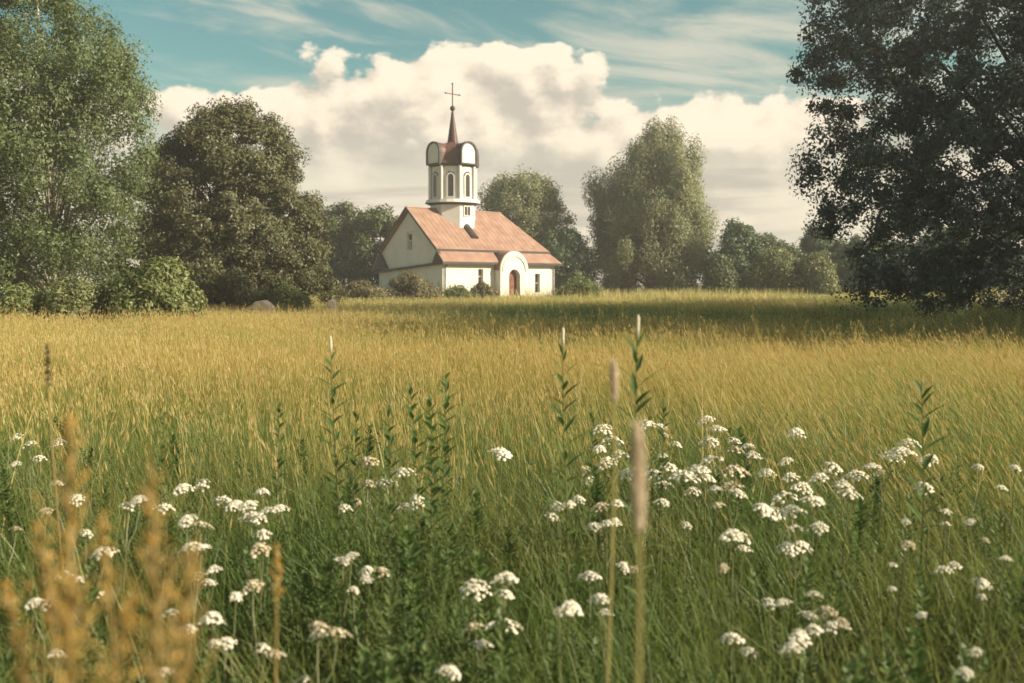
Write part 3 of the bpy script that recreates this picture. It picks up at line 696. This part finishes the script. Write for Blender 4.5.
s_seed = leafmat('pale_bristles', [(.68, .56, .42), (.77, .66, .51), (.84, .75, .61)], .4)
k_seed = leafmat('dark_spike_seeds', [(.06, .055, .03), (.09, .08, .04), (.13, .10, .05)], .3)

def head_mesh(nf, seed, m_=None, gap=0.):
    r_ = random.Random(seed); V_, Fs = [], []
    sx = r_.uniform(.85, 1.15); lob = [(r_.uniform(0, 6.28), r_.uniform(.05, .2)) for _ in range(3)]
    for i in range(nf):
        if r_.random() < gap: continue
        rr = math.sqrt((i+.5)/nf); a = i*2.39996+r_.uniform(-.2, .2)
        e = 1+sum(b*math.cos((k+2)*a+p) for k, (p, b) in enumerate(lob))
        c = Vector((rr*e*math.cos(a)*sx, rr*e*math.sin(a)/sx, .62*(1-rr**2)+r_.uniform(-.06, .06)))
        nr = Vector((c.x*.7, c.y*.7, 1)).normalized()+Vector((r_.uniform(-.25, .25), r_.uniform(-.25, .25), 0)); nr.normalize()
        u = nr.orthogonal().normalized(); w = nr.cross(u); q = r_.uniform(.15, .22); k = len(V_)
        V_.append(tuple(c+nr*.05))
        for j in range(8):
            rad = q*(1.0 if j % 2 == 0 else .72); t = math.pi*j/4
            V_.append(tuple(c+u*(rad*math.cos(t))+w*(rad*math.sin(t))-nr*.03))
        for j in range(8): Fs.append((k, k+1+j, k+1+(j+1) % 8))
    me = bpy.data.meshes.new('flower_head'); me.from_pydata(V_, [], Fs); me.materials.append(m_ or y_floret); me.update()
    return me
HEADS = [head_mesh(n, s) for s, n in enumerate((34, 40, 46, 38, 30, 50))]+[head_mesh(36, 11, None, .35), head_mesh(44, 12, None, .25), head_mesh(40, 13, y_old, .2)]
# where the heads stand in the photograph (column, row, width) - read off once, grouped into plants below
YH = """17,438,11 23,448,12 18,464,10 31,462,11 59,445,15 51,487,10 70,503,14 36,517,12 3,536,9 74,541,13 91,563,22 57,581,12 47,590,13 77,581,12 83,604,15 25,610,15 40,612,18 36,672,17 117,514,16 129,508,15 142,512,10
184,489,16 197,490,16 165,509,14 143,511,10 178,528,17 192,534,17 191,550,18 190,559,14 222,504,18 234,509,16 248,508,16 257,498,15 245,525,22 257,520,16 267,512,14 277,512,15 258,540,14 256,555,20 188,586,13 208,576,13 208,584,12 246,595,18 228,606,13 166,620,16 181,638,13 213,621,24 214,644,12 215,658,18 256,658,15 273,658,15 310,640,17 309,651,16 330,650,22 158,680,15 302,683,14
365,467,18 402,476,16 366,489,14 382,490,20 343,511,12 352,509,12 415,507,17 402,515,16 337,571,13 346,566,14 367,572,14 382,573,15 364,584,11 348,601,11 501,456,20 473,593,22 473,605,22 505,592,24 504,606,17 472,642,18 481,650,16 503,638,30 448,683,20
603,432,18 599,450,14 613,447,22 607,465,16 622,460,16 586,474,15 591,484,12 631,476,18 551,518,14 558,510,13 569,507,13 580,506,13 601,510,16 617,505,15 596,533,14 608,530,13 617,530,13 623,568,13 635,574,13 592,586,20 570,610,22 601,605,16 608,624,14 560,616,12 647,427,15 660,428,12 665,438,10 675,445,10 663,457,9 653,476,16 668,470,18 683,480,26 663,488,17 698,472,16 666,508,12 689,530,11 694,494,14 708,482,18
706,421,13 718,432,15 711,445,17 735,443,14 737,454,15 750,450,12 752,456,13 795,434,17 787,463,13 712,463,22 733,475,24 704,476,20 715,490,12 729,489,20 770,476,14 790,478,14 743,500,14 718,508,12 835,473,20 826,484,18 842,487,18 855,476,18 852,499,18 806,493,18 820,507,20 765,513,22 778,519,22 790,505,24 800,520,20 817,527,16 801,535,14 792,553,18 810,555,18 737,545,26 749,557,13 725,571,12 816,598,14 776,612,14 790,613,16 807,615,14 825,612,18 834,631,16 845,628,16 818,637,18 795,655,22 813,655,22 740,653,18 752,658,17
893,459,18 907,457,20 908,445,16 880,472,14 889,478,10 925,464,12 940,463,13 932,493,17 910,525,10 906,545,14 898,569,9 955,580,15 968,577,14 982,585,15 945,512,9 950,527,9 985,530,10 992,545,9 1003,558,11 1010,492,10 1018,470,10 925,618,9 993,668,14 968,676,14 905,600,8 985,470,9 1000,610,10"""
pts = [tuple(map(float, t.split(','))) for t in YH.split()]
left = sorted(pts, key=lambda p: -p[1]); plants = []
rp = random.Random(5)
while left:                       # greedy: neighbours within reach share a plant
    s = left.pop(0); grp = [s]; lim = rp.choice((3, 4, 5, 6))
    for q in sorted(left, key=lambda p: (p[0]-s[0])**2+1.6*(p[1]-s[1])**2):
        if len(grp) >= lim: break
        if abs(q[0]-s[0]) < 34*(.45+.55*(s[1]-400)/280) and abs(q[1]-s[1]) < 30*(.4+.6*(s[1]-400)/280): grp.append(q)
    for q in grp[1:]: left.remove(q)
    plants.append(grp)
recs = []
for grp in plants:
    my = sum(p[1] for p in grp)/len(grp); mx = sum(p[0] for p in grp)/len(grp)
    h = rp.uniform(.62, .78) if my < 560 else rp.uniform(.56, .68)
    d = (CAMZ-h)*F/(my-HOR)
    recs.append((d, mx, my, grp))
bands = [('front row', 0, 2.95), ('second row', 2.95, 3.55), ('third row', 3.55, 4.15), ('fourth row', 4.15, 4.9), ('back row', 4.9, 99)]
ORD = 'first second third fourth fifth sixth seventh eighth ninth tenth eleventh twelfth thirteenth fourteenth fifteenth sixteenth seventeenth eighteenth nineteenth twentieth'.split()+['twenty-first', 'twenty-second', 'twenty-third', 'twenty-fourth', 'twenty-fifth', 'twenty-sixth', 'twenty-seventh', 'twenty-eighth']
NUM = 'no one two three four five six seven'.split()
def yarrow(d, mx, my, grp, label):
    X0 = px2x(mx, d)+rp.uniform(-.04, .04); z0 = gzf(X0, d)
    root = empty('yarrow_plant', (X0, d, z0)); tag(root, label, 'flower', 'white yarrow flowering in the meadow')
    hp = [Vector((px2x(p[0], d)-X0, rp.uniform(-.07, .07), px2z(p[1], d)-z0)) for p in grp]
    zmin = min(p.z for p in hp); fork = Vector((sum(p.x for p in hp)/len(hp)*.7, 0, zmin*rp.uniform(.72, .84)))
    m = MB(); bend = Vector((rp.uniform(-.03, .03), rp.uniform(-.03, .03), 0))
    m.tube([(0, 0, -.03), fork*.5+bend, fork], [.0038, .0034, .003], 5, cap=False)
    lv, lq, lt = [], [], []
    for p, g in zip(hp, grp):
        r = g[2]*.5*d/F
        b = p-Vector((0, 0, r*.75)); mid = fork.lerp(b, .55)+Vector(((b-fork).x*.25, 0, -.01))
        m.tube([fork, mid, b], [.0026, .0022, .0018], 4, cap=False)
        for k in range(6):
            a = k*1.05+rp.random(); m.tube([b, p+Vector((r*.62*math.cos(a), r*.62*math.sin(a), -r*.02))], [.0013, .001], 3, cap=False)
    for k in range(8):            # feathery stem leaves
        t = rp.uniform(.12, .95); s = fork*t; a = rp.uniform(0, 6.28); ln = rp.uniform(.05, .10)*(1.1-.5*t)
        dr = Vector((math.cos(a), math.sin(a), rp.uniform(.25, .8))).normalized(); sd_ = Vector((-math.sin(a), math.cos(a), 0))
        for j in range(6):
            q = s+dr*ln*(.15+j*.15); wl_ = ln*.22*(1-abs(j-2.5)/4)
            for sg in (-1, 1):
                k0 = len(lv); e = q+sd_*sg*wl_+dr*ln*.1; lv += [tuple(q), tuple(q+dr*ln*.07), tuple(e), tuple(e-dr*ln*.03)]; lq.append((k0, k0+1, k0+2, k0+3))
    m.build('stem', y_stem, root, fix=False)
    me = bpy.data.meshes.new('leaves'); me.from_pydata(lv, [], lq); me.materials.append(y_leaf); lo = bpy.data.objects.new('leaves', me); C.objects.link(lo); lo.parent = root
    for p, g in zip(hp, grp):
        r = g[2]*.5*d/F
        o = bpy.data.objects.new('flower_head', rp.choice(HEADS)); C.objects.link(o); o.parent = root; o.location = p
        o.scale = (r*1.2, r*1.2, r*rp.uniform(1.1, 1.5)); o.rotation_euler = (rp.uniform(-.3, .3), rp.uniform(-.3, .3), rp.uniform(0, 6.28))
for nm, a, b in bands:
    row = sorted([r for r in recs if a <= r[0] < b], key=lambda r: r[1])
    for i, r in enumerate(row):
        n = len(r[3]); yarrow(*r, f"yarrow with {NUM[n]} white head{'s' if n > 1 else ''}, {ORD[i] if i < len(row)-1 else 'last'} from the left in the {nm}")

def lance(m, s, dr, ln, w, curl=.25, mi=0):
    """one lance-shaped leaf: two rows of quads folded on the midrib"""
    dr = dr.normalized(); side = dr.cross(Vector((0, 0, 1)));  side = side.normalized() if side.length > 1e-3 else Vector((1, 0, 0)); nr = side.cross(dr)
    P = []
    for t, k in ((0, .12), (.3, .9), (.6, .8), (1, .02)):
        c = s+dr*ln*t-Vector((0, 0, curl*ln*t*t)); P.append((c+side*w*k+nr*w*.3*k, c, c-side*w*k+nr*w*.3*k))
    k0 = len(m.v); m.v += [tuple(q) for r in P for q in r]
    for i in range(3):
        for j in (0, 1): m.f.append((k0+3*i+j, k0+3*i+j+1, k0+3*i+j+4, k0+3*i+j+3)); m.m.append(mi)
def leafy(px, py, d, label, nleaf=34, lmax=.085, tip=True, group='leafy stems rising above the meadow', tilt=0., bare=.0, base=None, width=.011, name='willowherb'):
    X = px2x(px, d); H = px2z(py, d)-gzf(X, d); root = empty(name, (X-tilt*H, d, gzf(X, d))); tag(root, label, 'wild plant', group)
    return leafy_parts(root, H, nleaf, lmax, tip, tilt, width)
def leafy_parts(root, H, nleaf, lmax, tip, tilt, width, shoots=0):
    def at(t): return Vector((tilt*H*t+.012*math.sin(5*t+H*9), .012*math.cos(4*t+H*7), H*t))
    m = MB(); m.tube([at(0)-Vector((0, 0, .03))]+[at(i/8) for i in range(1, 9)], [.0042*(1-.72*i/8) for i in range(9)], 5, cap=False)
    lf = MB()
    for k in range(shoots):       # side shoots with smaller leaves
        t0 = rp.uniform(.3, .75); s0 = at(t0); a = rp.uniform(0, 6.28); ln = rp.uniform(.14, .26)
        e = s0+Vector((math.cos(a)*.5, math.sin(a)*.5, .85)).normalized()*ln; m.tube([s0, s0.lerp(e, .5)+Vector((math.cos(a), math.sin(a), 0))*.012, e], [.002, .0017, .001], 4, cap=False)
        for i in range(14):
            b = i*2.4; lance(lf, s0.lerp(e, .15+.85*i/14), Vector((math.cos(b), math.sin(b), .9)), lmax*rp.uniform(.4, .75), width*.7, .3)
    m.build('stem', w_stem, root, fix=False)
    m = lf
    for i in range(nleaf):
        t = .10+.85*(i/nleaf); a = (i % 2)*math.pi+(i//2)*1.25+rp.uniform(-.3, .3)
        k = min(1., (1.0-t)/.16); ln = lmax*(.35+.65*k)*rp.uniform(.85, 1.15)
        el = .75+1.6*max(0, t-.86)/.14
        lance(m, at(t), Vector((math.cos(a), math.sin(a), el+rp.uniform(-.1, .25))), ln, width*(.6+.4*k)*rp.uniform(.85, 1.2), .12+.35*(t < .5))
    m.build('leaves', w_leaf, root, fix=False)
    if tip:
        m = MB(); m.tube([at(.955), at(.975), at(1.0), at(1.0)+Vector((0, 0, .012))], [.004, .0062, .005, .0008], 6); m.build('flower_bud', w_tip, root, smooth=True)
    return root
leafy(640, 318, 3.3, 'tallest willowherb, pale tip crossing the dark shadow beside the pale bristly spike', 46, .125, True)
leafy(566, 330, 3.8, 'tall pale-tipped willowherb second in height, beside the tallest one', 44, .105, True)
leafy(333, 338, 4.0, 'slender pale-tipped willowherb standing alone before the golden grass', 46, .095, True)
leafy(925, 372, 4.0, 'willowherb with paired dark leaves over the big white yarrow cluster', 40, .125, False, width=.014)
leafy(447, 362, 4.4, 'bushy willowherb with drooping dark top, tallest of the central clump', 56, .085, False, tilt=.06, width=.015)
leafy(408, 372, 4.2, 'pale-stemmed willowherb leaning toward the slender one in the central clump', 50, .08, False, tilt=-.05, width=.013)
leafy(428, 385, 3.9, 'dense dark willowherb in the middle of the central clump', 60, .085, False, width=.014)
leafy(384, 396, 4.1, 'shorter willowherb at the slender one\'s side of the central clump', 50, .08, False, tilt=-.03)
leafy(352, 402, 4.3, 'small willowherb between the slender one and the central clump', 44, .075, False)
leafy(662, 392, 4.6, 'faint short willowherb just behind the tallest one', 40, .07, False)
leafy(590, 402, 4.2, 'leafy willowherb between the two tall pale-tipped ones, half their height', 44, .07, False)
leafy(275, 392, 4.6, 'thin willowherb amid the grass toward the docks', 40, .06, False)
leafy(160, 402, 5.0, 'thin small-leaved willowherb in the golden grass near the docks', 36, .05, False)
# lower leafy stems filling the front of the meadow: built once in three heights, copied
protos = []
for k in range(7):
    r0 = empty('leafy_herb', (0, 0, 0)); H = .50+.055*k
    leafy_parts(r0, H, 50+6*k, rp.uniform(.05, .085), False, rp.uniform(-.16, .16), rp.uniform(.006, .010) if k % 3 else .017, shoots=2+k % 3); protos.append(r0)
spots = [(px2x(rp.gauss(430, 34), y_), y_) for y_ in [2.7+.055*k for k in range(34)]]
for i in range(240):
    y = 2.2+4.3*(i/240)**1.15; spots.append((rp.uniform(-.58, .58)*y, y))
HL = 'dark green leafy herb stem among the yarrow, without flowers'
for i, (x, y) in enumerate(spots):
    p = protos[i % 7]; first = i < 7
    r0 = p if first else p.copy()
    if not first:
        C.objects.link(r0)
        for ch in p.children:
            c = ch.copy(); C.objects.link(c); c.parent = r0
    r0.location = (x, y, gzf(x, y)); r0.rotation_euler = (rp.uniform(-.12, .12), rp.uniform(-.12, .12), rp.uniform(0, 6.28)); s = rp.uniform(.62, .98); r0.scale = (s, s, s)
    tag(r0, HL, 'wild plant', 'leafy herb stems filling the meadow')
# rust-orange docks gone to seed
def dock(px, py, d, ln, label, width=.03, nb=16, tilt=0., seeds=9, smat=None, name='dock_plant', cat='wild plant', stemm=None):
    X = px2x(px, d); z0 = gzf(X, d); H = px2z(py, d)-z0; root = empty(name, (X-tilt*H, d, z0)); tag(root, label, cat, 'docks gone to seed')
    def at(z): return Vector((tilt*z, .02*math.sin(z*4), z))
    m = MB(); m.tube([at(H*i/8-(.03 if i == 0 else 0)) for i in range(9)], [.0048*(1-.6*i/8) for i in range(9)], 5, cap=False)
    P = []
    for b in range(nb):
        t = b/(nb-1); s = at(H-ln*(1-t)); a = b*2.4; bl = .8* width*(1.5-1.2*t)*rp.uniform(.5, 1.2)
        e = s+Vector((math.cos(a)*bl, math.sin(a)*bl, bl*1.7)); m.tube([s, s.lerp(e, .5)+Vector((math.cos(a)*bl*.15, math.sin(a)*bl*.15, 0)), e], [.0018, .0014, .0008], 3, cap=False)
        for k in range(seeds):
            q = s.lerp(e, rp.random()); P.append(q+Vector((rp.gauss(0, .003), rp.gauss(0, .003), rp.gauss(0, .004))))
    m.build('stem', stemm or d_stem, root, fix=False)
    V_, Q = leaf_quads(np.array([tuple(p) for p in P]), rng.uniform(.0035, .0068, len(P)), 0., None, .8); np_mesh('seed_plume', V_, Q, smat or d_seed, parent=root)
    m = MB()
    for k in range(5):
        a = k*1.9+px; s = at(H*.06+k*.05); lance(m, s, Vector((math.cos(a), math.sin(a), .8)), rp.uniform(.16, .26), .02, .5)
    m.build('leaves', w_leaf, root, fix=False)
dock(72, 420, 1.05, .24, 'tall rust-orange dock beneath the dark slender spike', .036, 26, tilt=.02, seeds=9)
dock(152, 482, .95, .22, 'thick orange dock plume before the white yarrow cluster', .040, 28, tilt=-.03, seeds=9)
dock(193, 552, .90, .14, 'shorter orange dock leaning beside the thick orange plume', .030, 20, tilt=.09, seeds=9)
dock(104, 515, 1.15, .13, 'thin brownish dock between the tall and the thick orange ones', .018, 14, tilt=-.06, seeds=9)
dock(40, 528, 1.0, .13, 'small reddish dock leaning toward the frame edge', .026, 16, tilt=-.14, seeds=9)
dock(132, 600, .9, .10, 'low orange dock tilted sideways under the thick plume', .022, 14, tilt=.22, seeds=9)
dock(277, 548, 1.7, .09, 'little tan dock beyond the yarrow cluster, apart from the others', .014, 12, tilt=.04, seeds=9)
dock(75, 575, .88, .13, 'orange dock at the bottom of the frame below the tall one', .028, 18, tilt=.06, seeds=9)
dock(8, 590, .95, .13, 'reddish-brown dock at the frame edge bowing outward', .024, 14, tilt=-.2, seeds=9)
dock(48, 346, 3.0, .12, 'dark slender seed spike standing above the golden grass', .010, 16, tilt=-.03, seeds=30, smat=k_seed, name='dark_spike_plant')
# bristly pale grass spikes
def spike(px, py, d, ln, w, label, tilt=0.):
    X = px2x(px, d); z0 = gzf(X, d); H = px2z(py, d)-z0; root = empty('bristle_grass', (X-tilt*H, d, z0)); tag(root, label, 'grass', 'pale bristly grass spikes')
    def at(z): return Vector((tilt*z+.006*math.sin(z*6), 0, z))
    m = MB(); m.tube([at(H*i/8-(.03 if i == 0 else 0)) for i in range(9)], [.0042*(1-.5*i/8) for i in range(9)], 6, cap=False); m.build('stem', w_tip if False else d_straw, root, fix=False)
    n = 1500; t = rng.random(n); a = rng.uniform(0, 6.28, n); env = np.sin(np.pi*np.clip(t*.92+.06, 0, 1))**.45
    r = w*.5*env*np.sqrt(rng.random(n)); cz = H-ln*(1-t)
    P = np.stack([tilt*cz+.006*np.sin(cz*6)+r*np.cos(a), r*np.sin(a), cz], 1)
    V_, Q = leaf_quads(P, rng.uniform(.005, .013, n), -.2, None, .22); np_mesh('seed_spike', V_, Q, s_seed, parent=root)
    m = MB()
    for k in range(3): lance(m, at(H*(.2+.17*k)), Vector((math.cos(k*2.2+px), math.sin(k*2.2+px)*.5, 1.1)), .26, .006, .5)
    m.build('leaves', d_straw, root, fix=False)
d_straw = leafmat('straw_stem', [(.26, .24, .09), (.36, .32, .13)], .2)
spike(634, 424, 1.0, .108, .0125, 'pale bristly grass spike rising tallest through the white yarrow', -.012)
spike(612, 362, 1.7, .066, .012, 'smaller blurred cream grass spike beside the tallest willowherb', .0)

# ------------------------------------------------------------------ warm summer haze over the whole field
hm = bpy.data.materials.new('haze'); n_, l_ = nodes_of(hm); n_.remove(n_['Principled BSDF'])
pv = n_.new('ShaderNodeVolumePrincipled'); pv.inputs['Color'].default_value = (.92, .90, .86, 1); pv.inputs['Density'].default_value = .0009; pv.inputs['Anisotropy'].default_value = .1
l_.new(pv.outputs[0], n_['Material Output'].inputs['Volume'])
m = MB(); m.box(-640, 640, -640, 640, -1.3, 27); tag(m.build('haze', hm), 'thin warm haze over the meadow', 'haze', kind='stuff')

# ------------------------------------------------------------------ colour management
vs = SC.view_settings; vs.view_transform = 'Standard'; vs.look = 'None'; vs.exposure = 1.0; vs.gamma = 1.0; vs.use_curve_mapping = False
SC.cycles.max_bounces = 6; SC.cycles.diffuse_bounces = 3; SC.cycles.transmission_bounces = 3; SC.cycles.glossy_bounces = 2
SC.cycles.use_denoising = True
